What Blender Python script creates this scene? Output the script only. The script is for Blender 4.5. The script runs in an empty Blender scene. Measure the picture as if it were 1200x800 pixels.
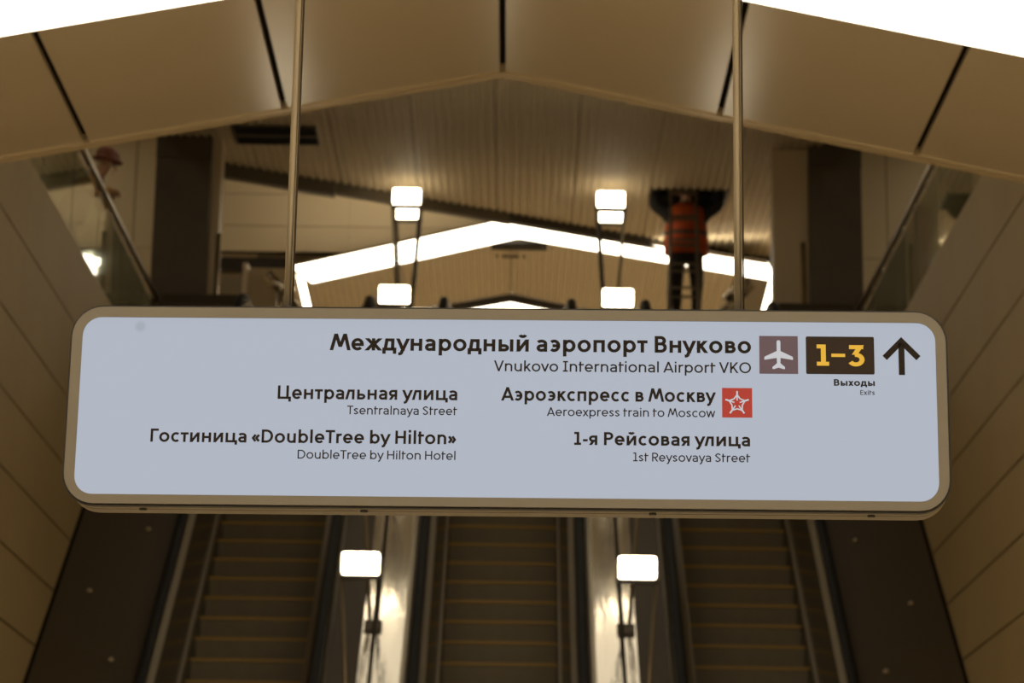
import bpy, bmesh, math, random
from mathutils import Vector, Matrix

random.seed(7)
scene = bpy.context.scene
col = scene.collection
R = math.radians
T30 = math.tan(R(30))

# ------------------------------------------------------------------ camera
cam_d = bpy.data.cameras.new('camera')
cam = bpy.data.objects.new('camera', cam_d)
col.objects.link(cam)
scene.camera = cam
PITCH, ROLL = R(20.4), R(0.88)
fw = Vector((0, math.cos(PITCH), math.sin(PITCH)))
up0 = Vector((0, -math.sin(PITCH), math.cos(PITCH)))
rt = Vector((1, 0, 0)) * math.cos(ROLL) + up0 * math.sin(ROLL)
up = up0 * math.cos(ROLL) - Vector((1, 0, 0)) * math.sin(ROLL)
m = Matrix.Identity(4)
for i in range(3):
    m[i][0], m[i][1], m[i][2] = rt[i], up[i], -fw[i]
m.translation = Vector((0.12, 0, 1.6))
cam.matrix_world = m
cam_d.sensor_width = 36
cam_d.sensor_fit = 'HORIZONTAL'
cam_d.lens = 120                       # 4000 px focal length on a 1200 px wide frame
cam_d.shift_x = -18 / 1200
cam_d.shift_y = -700 / 1200
cam_d.clip_end = 300
cam_d.dof.use_dof = True
cam_d.dof.focus_distance = 7.02 * math.cos(PITCH) + 1.15 * math.sin(PITCH)
cam_d.dof.aperture_fstop = 10

# ------------------------------------------------------------------ world, view
world = bpy.data.worlds.new('world')
scene.world = world
world.use_nodes = True
bg = world.node_tree.nodes['Background']
bg.inputs['Color'].default_value = (0.9, 0.75, 0.52, 1)
bg.inputs['Strength'].default_value = 0.03
vs = scene.view_settings
vs.view_transform = 'Standard'
vs.look = 'None'
vs.exposure = 0.0
vs.gamma = 1.0
vs.use_curve_mapping = False
LIGHT = (1.0, 0.89, 0.70)
STRIP_NEAR, STRIP_HALL, STRIP_VEST, LAMP = 4.8, 1.0, 6.2, 10.0

# ------------------------------------------------------------------ materials
MATS = {}


def mat(name, colr, rough=0.5, metal=0.0, noise=0.0, scale=6.0, bump=0.0, spec=0.5, stretch=None):
    if name in MATS:
        return MATS[name]
    mt = bpy.data.materials.new(name)
    mt.use_nodes = True
    nt = mt.node_tree
    b = nt.nodes['Principled BSDF']
    b.inputs['Base Color'].default_value = (*colr, 1)
    b.inputs['Roughness'].default_value = rough
    b.inputs['Metallic'].default_value = metal
    b.inputs['Specular IOR Level'].default_value = spec
    if noise or bump:
        tc = nt.nodes.new('ShaderNodeTexCoord')
        n = nt.nodes.new('ShaderNodeTexNoise')
        n.inputs['Scale'].default_value = scale
        n.inputs['Detail'].default_value = 4
        if stretch:
            mp = nt.nodes.new('ShaderNodeMapping')
            mp.inputs['Scale'].default_value = stretch
            nt.links.new(tc.outputs['Object'], mp.inputs['Vector'])
            nt.links.new(mp.outputs['Vector'], n.inputs['Vector'])
        else:
            nt.links.new(tc.outputs['Object'], n.inputs['Vector'])
        if noise:
            mx = nt.nodes.new('ShaderNodeMix')
            mx.data_type = 'RGBA'
            mx.inputs['A'].default_value = (*[c * (1 - noise) for c in colr], 1)
            mx.inputs['B'].default_value = (*[min(1, c * (1 + noise)) for c in colr], 1)
            nt.links.new(n.outputs['Fac'], mx.inputs['Factor'])
            nt.links.new(mx.outputs['Result'], b.inputs['Base Color'])
        if bump:
            bp = nt.nodes.new('ShaderNodeBump')
            bp.inputs['Strength'].default_value = bump
            bp.inputs['Distance'].default_value = 0.02
            nt.links.new(n.outputs['Fac'], bp.inputs['Height'])
            nt.links.new(bp.outputs['Normal'], b.inputs['Normal'])
    MATS[name] = mt
    return mt


def emit(name, colr, strength):
    if name in MATS:
        return MATS[name]
    mt = bpy.data.materials.new(name)
    mt.use_nodes = True
    b = mt.node_tree.nodes['Principled BSDF']
    b.inputs['Base Color'].default_value = (0.7, 0.7, 0.7, 1)
    b.inputs['Roughness'].default_value = 0.4
    b.inputs['Emission Color'].default_value = (*colr, 1)
    b.inputs['Emission Strength'].default_value = strength
    MATS[name] = mt
    return mt


def perforated(name, colr):
    """Beige sheet metal with rows of small dark holes."""
    mt = mat(name, colr, 0.65, 0.0, spec=0.25)
    nt = mt.node_tree
    b = nt.nodes['Principled BSDF']
    tc = nt.nodes.new('ShaderNodeTexCoord')
    mp = nt.nodes.new('ShaderNodeMapping')
    mp.inputs['Scale'].default_value = (1 / 0.0465, 1 / 0.062, 0)
    fr = nt.nodes.new('ShaderNodeVectorMath'); fr.operation = 'FRACTION'
    sb = nt.nodes.new('ShaderNodeVectorMath'); sb.operation = 'SUBTRACT'
    sb.inputs[1].default_value = (0.5, 0.5, 0)
    ln = nt.nodes.new('ShaderNodeVectorMath'); ln.operation = 'LENGTH'
    lt = nt.nodes.new('ShaderNodeMath'); lt.operation = 'LESS_THAN'
    lt.inputs[1].default_value = 0.24
    mx = nt.nodes.new('ShaderNodeMix'); mx.data_type = 'RGBA'
    mx.inputs['A'].default_value = (*colr, 1)
    mx.inputs['B'].default_value = (0.03, 0.024, 0.015, 1)
    L = nt.links.new
    L(tc.outputs['Object'], mp.inputs['Vector']); L(mp.outputs['Vector'], fr.inputs[0])
    L(fr.outputs['Vector'], sb.inputs[0]); L(sb.outputs['Vector'], ln.inputs[0])
    L(ln.outputs['Value'], lt.inputs[0]); L(lt.outputs['Value'], mx.inputs['Factor'])
    L(mx.outputs['Result'], b.inputs['Base Color'])
    return mt


def sign_face_mat():
    """Backlit bluish white film with one small grey smudge."""
    mt = emit('sign_film', (0.405, 0.448, 0.525), 1.0)
    nt = mt.node_tree
    b = nt.nodes['Principled BSDF']
    b.inputs['Base Color'].default_value = (0.03, 0.03, 0.03, 1)
    b.inputs['Roughness'].default_value = 0.8
    b.inputs['Specular IOR Level'].default_value = 0.1
    tc = nt.nodes.new('ShaderNodeTexCoord')
    ds = nt.nodes.new('ShaderNodeVectorMath'); ds.operation = 'DISTANCE'
    ds.inputs[1].default_value = (-0.7625, -0.007, 0.1608)
    mr = nt.nodes.new('ShaderNodeMapRange')
    mr.inputs['From Min'].default_value = 0.006
    mr.inputs['From Max'].default_value = 0.014
    mr.inputs['To Min'].default_value = 0.84
    mr.inputs['To Max'].default_value = 1.0
    nt.links.new(tc.outputs['Object'], ds.inputs[0])
    nt.links.new(ds.outputs['Value'], mr.inputs['Value'])
    nt.links.new(mr.outputs['Result'], b.inputs['Emission Strength'])
    return mt


def glass_mat():
    mt = bpy.data.materials.new('balustrade_glass')
    mt.use_nodes = True
    b = mt.node_tree.nodes['Principled BSDF']
    b.inputs['Base Color'].default_value = (0.62, 0.7, 0.6, 1)
    b.inputs['Transmission Weight'].default_value = 1.0
    b.inputs['Roughness'].default_value = 0.02
    b.inputs['IOR'].default_value = 1.3
    return mt


M_BEIGE = mat('beige_ceiling_panel', (0.47, 0.39, 0.27), 0.22, 0.0, 0.05, 0.8, 0.0)
M_LIP = mat('panel_lip', (0.46, 0.37, 0.23), 0.3, 0.2)
M_WALL = mat('beige_wall_panel', (0.42, 0.31, 0.145), 0.6, 0.0, 0.07, 1.2, 0.02, spec=0.12)
M_UPWALL = mat('upper_wall', (0.50, 0.40, 0.24), 0.6, 0.0, 0.06, 1.0)
M_BULK = mat('bulkhead_panel', (0.52, 0.41, 0.25), 0.5, 0.0, 0.05, 1.0)
M_GAP = mat('dark_joint', (0.014, 0.010, 0.006), 0.9, spec=0.05)
M_PERF = perforated('perforated_metal', (0.72, 0.585, 0.375))
M_BEAM = mat('brown_beam', (0.10, 0.075, 0.043), 0.6)
M_BEAMD = mat('dark_brown_beam', (0.035, 0.025, 0.015), 0.5)
M_PILLAR = mat('dark_stone', (0.08, 0.056, 0.024), 0.45, 0.0, 0.25, 5.0)
M_DECK = mat('brown_deck', (0.055, 0.037, 0.016), 0.5, 0.0, 0.12, 1.5, 0.02, spec=0.25)
M_STEEL = mat('polished_steel', (0.72, 0.66, 0.55), 0.13, 1.0, 0.06, 1.2, 0.55, stretch=(5.0, 0.5, 0.5))
M_SATIN = mat('satin_steel', (0.5, 0.43, 0.31), 0.32, 1.0, 0.05, 4.0)
M_GUIDE = mat('handrail_guide_metal', (0.24, 0.195, 0.125), 0.45, 0.7)
M_RUBBER = mat('black_handrail', (0.010, 0.008, 0.006), 0.65, spec=0.15)
M_SKIRT = mat('dark_skirt', (0.06, 0.042, 0.022), 0.22, 0.6)
M_STEP = mat('step_metal', (0.15, 0.12, 0.068), 0.55, 0.2, 0.15, 8.0)
M_AMBER = mat('amber_step_edge', (0.31, 0.175, 0.016), 0.5)
M_DARKMET = mat('dark_metal', (0.05, 0.04, 0.028), 0.4, 0.5)
M_FLOOR = mat('granite_floor', (0.46, 0.39, 0.28), 0.35, 0.0, 0.25, 30.0)
M_SLAB = mat('concrete_slab', (0.25, 0.2, 0.13), 0.8, 0.0, 0.1, 3.0)
M_GLASS = glass_mat()
M_STRIPN = emit('light_strip_station', LIGHT, STRIP_NEAR)
M_STRIPH = emit('light_strip_hall', LIGHT, STRIP_HALL)
M_STRIPV = emit('light_strip_vestibule', LIGHT, STRIP_VEST)
M_STRIPW = emit('added_walkway_strip', LIGHT, 7.5)
M_LAMP = emit('lamp_diffuser', (1.0, 0.86, 0.62), LAMP)
M_SPOT = emit('small_wall_lamp', (1.0, 0.86, 0.62), 6.0)
M_BEZEL = mat('sign_bezel', (0.155, 0.135, 0.10), 0.42, 0.2, 0.04, 8.0)
M_HOUSE = mat('sign_housing', (0.115, 0.086, 0.042), 0.45, 0.4, 0.05, 8.0)
M_BLACK = mat('black_gasket', (0.008, 0.006, 0.005), 0.6)
M_INK = mat('dark_brown_print', (0.021, 0.016, 0.013), 0.8, spec=0.1)
M_INKL = mat('grey_brown_print', (0.024, 0.019, 0.017), 0.8, spec=0.1)
M_MAUVE = mat('mauve_print', (0.05, 0.034, 0.038), 0.8, spec=0.1)
M_BOX = mat('brown_print', (0.034, 0.025, 0.02), 0.8, spec=0.1)
M_RED = mat('red_print', (0.2, 0.03, 0.025), 0.8, spec=0.1)
M_YELLOW = emit('yellow_print', (0.62, 0.36, 0.024), 0.85)
M_PALE = emit('pale_print', (0.46, 0.49, 0.55), 0.92)
M_YELLOW.node_tree.nodes['Principled BSDF'].inputs['Base Color'].default_value = (0.2, 0.12, 0.01, 1)
M_PALE.node_tree.nodes['Principled BSDF'].inputs['Base Color'].default_value = (0.1, 0.1, 0.1, 1)


# backlit film colours: the light box shines through them
def backlit(mt, c):
    b = mt.node_tree.nodes['Principled BSDF']
    b.inputs['Emission Color'].default_value = (*c, 1)
    b.inputs['Emission Strength'].default_value = 1.0


backlit(M_MAUVE, (0.088, 0.060, 0.068))
backlit(M_RED, (0.21, 0.026, 0.02))


# ------------------------------------------------------------------ helpers
class MB:
    def __init__(s):
        s.v, s.f = [], []

    def add(s, verts, faces):
        o = len(s.v)
        s.v += [tuple(p) for p in verts]
        s.f += [tuple(i + o for i in f) for f in faces]
        return s

    def box(s, x0, x1, y0, y1, z0, z1):
        return s.add([(x0, y0, z0), (x1, y0, z0), (x1, y1, z0), (x0, y1, z0), (x0, y0, z1), (x1, y0, z1), (x1, y1, z1), (x0, y1, z1)],
                     [(0, 3, 2, 1), (4, 5, 6, 7), (0, 1, 5, 4), (1, 2, 6, 5), (2, 3, 7, 6), (3, 0, 4, 7)])

    def hexa(s, p):
        return s.add(p, [(0, 3, 2, 1), (4, 5, 6, 7), (0, 1, 5, 4), (1, 2, 6, 5), (2, 3, 7, 6), (3, 0, 4, 7)])

    def tube(s, a, b, r, n=10, r2=None, cap=True):
        a, b = Vector(a), Vector(b)
        d = (b - a).normalized()
        h = Vector((0, 0, 1)) if abs(d.z) < 0.9 else Vector((1, 0, 0))
        u = d.cross(h).normalized()
        w = d.cross(u)
        r2 = r if r2 is None else r2
        vs_ = []
        for i in range(n):
            c, q = math.cos(2 * math.pi * i / n), math.sin(2 * math.pi * i / n)
            vs_.append(a + (u * c + w * q) * r)
        for i in range(n):
            c, q = math.cos(2 * math.pi * i / n), math.sin(2 * math.pi * i / n)
            vs_.append(b + (u * c + w * q) * r2)
        fs = [(i, (i + 1) % n, n + (i + 1) % n, n + i) for i in range(n)]
        if cap:
            fs += [tuple(range(n))[::-1], tuple(range(n, 2 * n))]
        return s.add(vs_, fs)

    def sweep(s, profile, path, closed=True):
        """profile: (x, z) points; path: (y, z) points; profile z is measured straight up from the path."""
        n = len(profile)
        vs_ = [(px, py, pz + qz) for (py, pz) in path for (px, qz) in profile]
        fs = []
        k = n if closed else n - 1
        for j in range(len(path) - 1):
            for i in range(k):
                a = j * n + i
                b = j * n + (i + 1) % n
                fs.append((a, b, b + n, a + n))
        if closed:
            fs.append(tuple(range(n))[::-1])
            e = (len(path) - 1) * n
            fs.append(tuple(range(e, e + n)))
        return s.add(vs_, fs)

    def prism(s, outline, y0, y1):
        """outline in (x, z); extruded along y."""
        n = len(outline)
        return s.add([(x, y0, z) for x, z in outline] + [(x, y1, z) for x, z in outline],
                     [tuple(range(n)), tuple(range(n, 2 * n))[::-1]] + [(i, n + i, n + (i + 1) % n, (i + 1) % n) for i in range(n)])

    def build(s, name, material, parent=None, smooth=False, bevel=0.0):
        me = bpy.data.meshes.new(name)
        me.from_pydata(s.v, [], s.f)
        bm = bmesh.new()
        bm.from_mesh(me)
        bmesh.ops.recalc_face_normals(bm, faces=bm.faces)
        if bevel:
            bmesh.ops.bevel(bm, geom=bm.edges[:], offset=bevel, segments=2, affect='EDGES', profile=0.6)
        bm.to_mesh(me)
        bm.free()
        if smooth:
            for p in me.polygons:
                p.use_smooth = True
        return link(name, me, material, parent)


def link(name, me, material, parent=None):
    o = bpy.data.objects.new(name, me)
    col.objects.link(o)
    if material and not me.materials:
        me.materials.append(material)
    o.parent = parent
    return o


def tag(o, label=None, cat=None, group=None, kind=None):
    for k, v in (('label', label), ('category', cat), ('group', group), ('kind', kind)):
        if v:
            o[k] = v
    return o


def empty(name, loc, label, cat, group=None, rz=0.0):
    o = bpy.data.objects.new(name, None)
    o.empty_display_size = 0.1
    col.objects.link(o)
    o.location = loc
    o.rotation_euler = (0, 0, rz)
    return tag(o, label, cat, group)


def struct(name, mb, material, label, cat, parent=None):
    return tag(mb.build(name, material, parent), label, cat, kind='structure')


def copy_tree(o, parent=None):
    c = o.copy()
    col.objects.link(c)
    c.parent = parent
    for ch in list(o.children):
        copy_tree(ch, c)
    return c


# ================================================================== THE SETTING
SL = 0.192                      # pitch of the gabled ceilings
APEX = 7.0                      # ridge of the station ceiling
HX = 3.83                       # half width of the escalator hall
UF = 7.87                       # upper floor level
CZ = 10.9                       # flat ceiling over the escalators

# ---- lower station
struct('floor', MB().box(-7, 7, -14, 23.2, -0.2, 0), M_FLOOR, 'pale granite station floor below the escalators', 'floor')
struct('wall_back', MB().box(-7.2, 7.2, -14.3, -14, 0, 7.2), M_UPWALL, 'beige end wall of the station behind the viewer', 'wall')
lo = MB().box(-7.2, -7, -14, 20.3, 0, 7.2)
struct('wall_station_left', lo, M_UPWALL, 'beige left side wall of the lower station', 'wall')
struct('wall_station_right', MB().box(7, 7.2, -14, 20.3, 0, 7.2), M_UPWALL, 'beige right side wall of the lower station', 'wall')


def gz(x):
    return APEX - SL * abs(x)


# gabled station ceiling: dark backing, then its own panels with open joints
bk = MB()
for s in (-1, 1):
    x1 = 7.2 * s
    bk.hexa([(0, -14, APEX + .05), (x1, -14, gz(x1) + .05), (x1, 20.28, gz(x1) + .05), (0, 20.28, APEX + .05),
             (0, -14, APEX + .25), (x1, -14, gz(x1) + .25), (x1, 20.28, gz(x1) + .25), (0, 20.28, APEX + .25)])
ceil = struct('ceiling', bk, M_GAP, 'gabled station ceiling of wide beige panels above the sign', 'ceiling')
seams = [0, 1.325, 2.515, 3.75, 5.0, 6.2, 7.1]
G = 0.019
STRIPS = [(-11.0, -8.8), (-5.1, -2.9), (0.0, 2.2), (5.15, 7.3), (10.4, 12.6), (15.5, 17.75)]
bands = [(a[1] + .004, b[0] - .004) for a, b in zip(STRIPS[:-1], STRIPS[1:])] + [(17.754, 20.27)]
for (y0, y1) in bands:
    for s in (-1, 1):
        for a, b in zip(seams[:-1], seams[1:]):
            xa, xb = a + G, b - G
            p = MB()
            c = [(s * xa, y0), (s * xb, y0), (s * xb, y1), (s * xa, y1)]
            p.hexa([(x, y, gz(x)) for x, y in c] + [(x, y, gz(x) + .03) for x, y in c])
            p.build('ceiling_panel', M_BEIGE, ceil)
# slim lip along the far edge of the ceiling
for s in (-1, 1):
    p = MB()
    c = [(0, 20.27), (s * 7.2, 20.27), (s * 7.2, 20.31), (0, 20.31)]
    p.hexa([(x, y, gz(x) - .012) for x, y in c] + [(x, y, gz(x) + .26) for x, y in c])
    lip = p.build('edge_lip', M_LIP, ceil)


def chevron(label, y0, y1, apex, xl, xr, material, yaw=0.0, legs=0.0, slope=SL, group=None, name='ceiling_light'):
    yc = (y0 + y1) / 2
    t = empty(name, (0, yc, apex), label, 'light', group, yaw)
    h = (y1 - y0) / 2
    for x in (xl, xr):
        z = -slope * abs(x)
        p = MB().hexa([(0, -h, -.004), (x, -h, z - .004), (x, h, z - .004), (0, h, -.004),
                       (0, -h, .03), (x, -h, z + .03), (x, h, z + .03), (0, h, .03)])
        p.build('diffuser', material, t)
        if legs:
            s = 1 if x > 0 else -1
            g = .10
            q = MB().hexa([(x, -g, z - .03), (x + s * .05, -g, z - .03), (x + s * .05, g, z - .03), (x, g, z - .03),
                           (x - s * .16, -g, z - legs), (x - s * .11, -g, z - legs), (x - s * .11, g, z - legs), (x - s * .16, g, z - legs)])
            q.build('side_diffuser', material, t)
    if legs:
        z = -slope * xr
        MB().hexa([(.1, -h * .72, .012), (xr, -h * .72, z + .034), (xr, h, z + .034), (.1, h, .012),
                   (.1, -h * .72, .06), (xr, -h * .72, z + .07), (xr, h, z + .07), (.1, h, .06)]).build('housing', M_BEAM, t)  # plate added over the right arm to block its upward light
    fr = MB()
    for x in (xl, xr):
        z = -slope * abs(x)
        for ya, yb in ((-h - .02, -h - .001), (h + .001, h + .02)):
            fr.hexa([(0, ya, -.002), (x, ya, z - .002), (x, yb, z - .002), (0, yb, -.002),
                     (0, ya, .03), (x, ya, z + .03), (x, yb, z + .03), (0, yb, .03)])
    fr.build('frame', M_LIP, t)
    return t


for i, (a, b) in enumerate(STRIPS):
    if i == len(STRIPS) - 1:
        lab = 'glaring white gabled light strip at the top corners above the beige panels'
    else:
        lab = 'white gabled light strip on the station ceiling, %s' % (
            ['farthest behind the viewer', 'second behind the viewer', 'above the viewer', 'straight above the sign', 'between the sign and the glaring strip'][i])
    chevron(lab, a, b, APEX - .001, -5.6, 5.6, M_STRIPN, group='station ceiling light strips')

# ---- portal wall over the end of the station ceiling
pw = MB()
for s in (-1, 1):
    pw.add([(0, 20.32, APEX + .02), (s * 7.2, 20.32, gz(7.2) + .02), (s * 7.2, 20.32, 12.8), (0, 20.32, 12.8),
            (0, 20.5, APEX + .02), (s * 7.2, 20.5, gz(7.2) + .02), (s * 7.2, 20.5, 12.8), (0, 20.5, 12.8)],
           [(0, 1, 2, 3), (4, 5, 6, 7), (0, 1, 5, 4), (2, 3, 7, 6), (1, 2, 6, 5)])
    xa, xb = sorted((s * (HX + .3), s * 7.2))
    pw.box(xa, xb, 20.32, 20.5, 0, gz(7.2) + .02)
struct('wall_front', pw, M_UPWALL, 'portal wall where the station ceiling ends before the escalators', 'wall')

# ---- side walls of the escalator hall, long horizontal panels
ZS = [0.0, 0.55, 1.1, 1.65, 2.2, 2.75, 3.28, 3.83, 4.39, 4.94, 5.48, 6.04, 6.62, 7.30, 7.98]
for s, side in ((-1, 'left'), (1, 'right')):
    xa, xb = sorted((s * (HX + .03), s * (HX + .3)))
    w = struct('wall_' + side, MB().box(xa, xb, 20.5, 40, 0, 7.97), M_GAP,
               '%s hall wall of long beige panels rising beside the escalators' % side, 'wall')
    for i, (z0, z1) in enumerate(zip(ZS[:-1], ZS[1:])):
        x0, x1 = sorted((s * HX, s * (HX + .03)))
        if z1 > 7.9:
            x0, x1 = sorted((s * HX, s * (HX + .3)))
        for (ya, yb) in ((20.5, 27.0), (27.006, 33.5), (33.506, 40.0)):
            MB().box(x0, x1, ya, yb, z0 + .009, z1 - (.009 if z1 < 7.9 else 0)).build('wall_panel', M_WALL, w)
    # upper floor beside the opening, its outer wall and its ceiling
    xo = s * 7.4
    xa, xb = sorted((s * (HX + .3), xo))
    struct('floor_upper_' + side, MB().box(xa, xb, 20.5, 40, UF - .3, UF), M_FLOOR, 'upper floor on the %s of the escalator opening' % side, 'floor')
    xa, xb = sorted((s * 7.2, s * 7.4))
    struct('wall_upper_' + side, MB().box(xa, xb, 20.5, 58, UF, 12.6), M_UPWALL, 'beige %s outer wall of the upper hall' % side, 'wall')
    xa, xb = sorted((s * 3.9, s * 7.4))
    struct('ceiling_upper_' + side, MB().box(xa, xb, 20.5, 58, 12.4, 12.6), M_BEIGE, 'plain ceiling over the %s upper walkway' % side, 'ceiling')
    # fascia between the low flat ceiling and the high walkway ceiling
    xa, xb = sorted((s * 3.9, s * 4.0))
    struct('trim_fascia_' + side, MB().box(xa, xb, 20.5, 38, CZ, 12.4), M_UPWALL, '%s fascia above the edge of the flat ceiling' % side, 'trim')
    for k, (ya, od) in enumerate(((25.0, 'nearest'), (31.0, 'middle'), (40.6, 'farthest'))):  # unseen lights added to brighten the walkways and their walls
        t = empty('added_walkway_light', (s * 5.9, ya, 12.39), 'long unseen light added to brighten the %s upper walkway, %s of three' % (side, od), 'light', 'added walkway lights')
        MB().box(-.2, .2, -1.4, 1.4, -.02, 0).build('diffuser', M_STRIPW, t)
        MB().box(-.23, -.2, -1.43, 1.43, -.03, 0).box(.2, .23, -1.43, 1.43, -.03, 0).build('frame', M_LIP, t)
    # pilaster standing on the walkway
    p0, p1 = (5.28, 5.52)
    xa, xb = sorted((s * p0, s * p1))
    tag(MB().box(xa, xb, 40, 40.35, UF, 12.4).build('pilaster', M_UPWALL, None, bevel=.01),
        'slim beige pilaster on the %s upper walkway' % side, 'pillar')
    # dark pillar at the head of the escalators
    xa, xb = (-4.02, -3.40) if s < 0 else (3.395, 3.985)
    t = empty('stone_pillar', ((xa + xb) / 2, 38.3, UF), 'dark stone clad pillar on the %s of the landing' % side, 'pillar', 'dark pillars at the landing')
    cxx = (xb - xa) / 2
    MB().box(-cxx, cxx, -.3, .3, 0, 10.66 - UF).build('shaft', M_PILLAR, t, bevel=.012)
    MB().box(-cxx - .004, cxx + .004, -.304, .304, 10.66 - UF, 12.39 - UF).build('capital', mat('dark_capital', (0.07, 0.053, 0.03), 0.5), t)
    # beige jamb next to the pillar
    xa, xb = (-3.395, -3.29) if s < 0 else (2.99, 3.39)
    t = empty('door_jamb', ((xa + xb) / 2, 38.35, UF), 'beige jamb against the inner face of the %s dark pillar' % side, 'pillar')
    cxx = (xb - xa) / 2
    MB().box(-cxx, cxx, -.2, .2, 0, CZ - UF - .004).build('post', M_BULK, t)
    ex = (cxx + .004) if s < 0 else (-cxx + .33)
    MB().tube((ex, -.21, .0), (ex, -.21, 1.95), .03, 10).build('corner_strip', M_STEEL, t, True)
    # guard wall on the landing between pillar and outer escalator
    xa, xb = (-3.80, -2.97) if s < 0 else (2.97, 3.80)
    tag(MB().box(xa, xb, 37.25, 37.45, UF, 8.955).build('guard_wall', M_DECK, None, bevel=.01),
        'low dark guard wall at the foot of the %s pillar' % side, 'guard wall')

    # partition closing the walkway
    xa, xb = sorted((s * 4.02, s * 7.2))
    pt = struct('wall_partition_' + side, MB().box(xa, xb, 43.24, 43.4, UF, 12.4), M_GAP, 'beige partition closing the %s upper walkway' % side, 'wall')
    zz = [UF, 9.3, 10.72, 12.4]
    for xq0, xq1 in ((4.02, 4.83), (4.845, 5.6), (5.615, 7.2)):
        xa, xb = sorted((s * xq0, s * xq1))
        for z0, z1 in zip(zz[:-1], zz[1:]):
            MB().box(xa, xb, 43.2, 43.24, z0, z1 - .012).build('wall_panel', M_UPWALL, pt)

# ---- upper landing and vestibule
struct('floor_landing', MB().box(-7.4, 7.4, 40.002, 58, UF - .3, UF), M_FLOOR, 'landing floor of the upper vestibule', 'floor')
struct('floor_escalator_head', MB().box(-HX, HX, 38.6, 40, UF - .3, UF), M_FLOOR, 'strip of landing floor at the head of the escalators', 'floor')
struct('wall_end', MB().box(-7.4, 7.4, 58, 58.2, UF, 12.8), M_UPWALL, 'beige end wall of the upper vestibule', 'wall')
struct('ceiling_roof', MB().box(-7.4, 7.4, 20.5, 58.2, 12.62, 12.8), M_SLAB, 'unseen roof slab keeping outside light off the suspended ceilings', 'ceiling')  # unseen slab put in to keep world light out

# ---- flat perforated ceiling with a slanting far edge
EA, EB = Vector((-3.89, 38.93, 0)), Vector((3.9, 44.62, 0))
edir = (EB - EA).normalized()
enor = Vector((-edir.y, edir.x, 0))          # points away from the viewer


def edge_y(x):
    return EA.y + (x - EA.x) * (EB.y - EA.y) / (EB.x - EA.x)


HATCH = (1.69, 2.62, 40.26, 41.09)
bk = MB()
Y0 = 20.5
bk.box(-3.89, HATCH[0], Y0, 38.9, CZ + .05, CZ + .12)
bk.box(HATCH[0], HATCH[1], Y0, HATCH[2], CZ + .05, CZ + .12)
bk.box(HATCH[1], 3.89, Y0, HATCH[2], CZ + .05, CZ + .12)


def wedge(x0, x1, y0):
    bk.hexa([(x0, y0, CZ + .05), (x1, y0, CZ + .05), (x1, edge_y(x1), CZ + .05), (x0, edge_y(x0), CZ + .05),
             (x0, y0, CZ + .12), (x1, y0, CZ + .12), (x1, edge_y(x1), CZ + .12), (x0, edge_y(x0), CZ + .12)])


wedge(-3.89, HATCH[0], 38.9)
wedge(HATCH[0], HATCH[1], HATCH[3])
wedge(HATCH[1], 3.89, HATCH[2])
ceil2 = struct('ceiling_flat', bk, M_SLAB, 'flat ceiling of perforated ribbed panels above the escalators', 'ceiling')
RP = 0.093


def rib_mesh(w, l, mesh_name, clip=None, origin=None):
    """One ribbed sheet panel, local x 0..w, y 0..l, face at z 0 with ribs hanging 18 mm."""
    q = MB()
    q.box(.004, w - .004, .004, l - .004, 0.018, 0.045)
    n = int(round(w / RP))
    for i in range(n):
        x = (i + .5) * w / n
        a, b = x - .30 * w / n, x + .30 * w / n
        q.hexa([(a + .006, .004, 0), (b - .006, .004, 0), (b - .006, l - .004, 0), (a + .006, l - .004, 0),
                (a, .004, .018), (b, .004, .018), (b, l - .004, .018), (a, l - .004, .018)])
    me = bpy.data.meshes.new(mesh_name)
    me.from_pydata(q.v, [], q.f)
    bm = bmesh.new()
    bm.from_mesh(me)
    if clip is not None:
        bmesh.ops.bisect_plane(bm, geom=bm.verts[:] + bm.edges[:] + bm.faces[:], plane_co=clip - origin, plane_no=enor, clear_outer=True)
    bmesh.ops.recalc_face_normals(bm, faces=bm.faces)
    bm.to_mesh(me)
    bm.free()
    me.materials.append(M_PERF)
    return me


PW, PL = 0.93, 0.83
rib_full = rib_mesh(PW, PL, 'ribbed_panel')
for r in range(-10, 6):
    y = HATCH[2] + r * PL
    for c in range(-6, 2):
        x = HATCH[0] + c * PW
        if r == 0 and c == 0:
            continue
        o_ = Vector((x, y, 0))
        far = [(x + a, y + b) for a in (0, PW) for b in (0, PL)]
        d = [(Vector((p[0], p[1], 0)) - EA).dot(enor) for p in far]
        if min(d) > -.03:
            continue
        me = rib_full if max(d) <= 0 else rib_mesh(PW, PL, 'ribbed_panel', EA, o_)
        ob = link('ribbed_panel', me, None, ceil2)
        ob.location = (x, y, CZ)
struct('ceiling_hall', MB().box(-3.88, 3.88, 20.5, HATCH[2] - 10 * PL - .01, CZ, CZ + .045), M_BEIGE,
       'plain part of the flat ceiling hidden over the lower escalators', 'ceiling', None)

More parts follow.
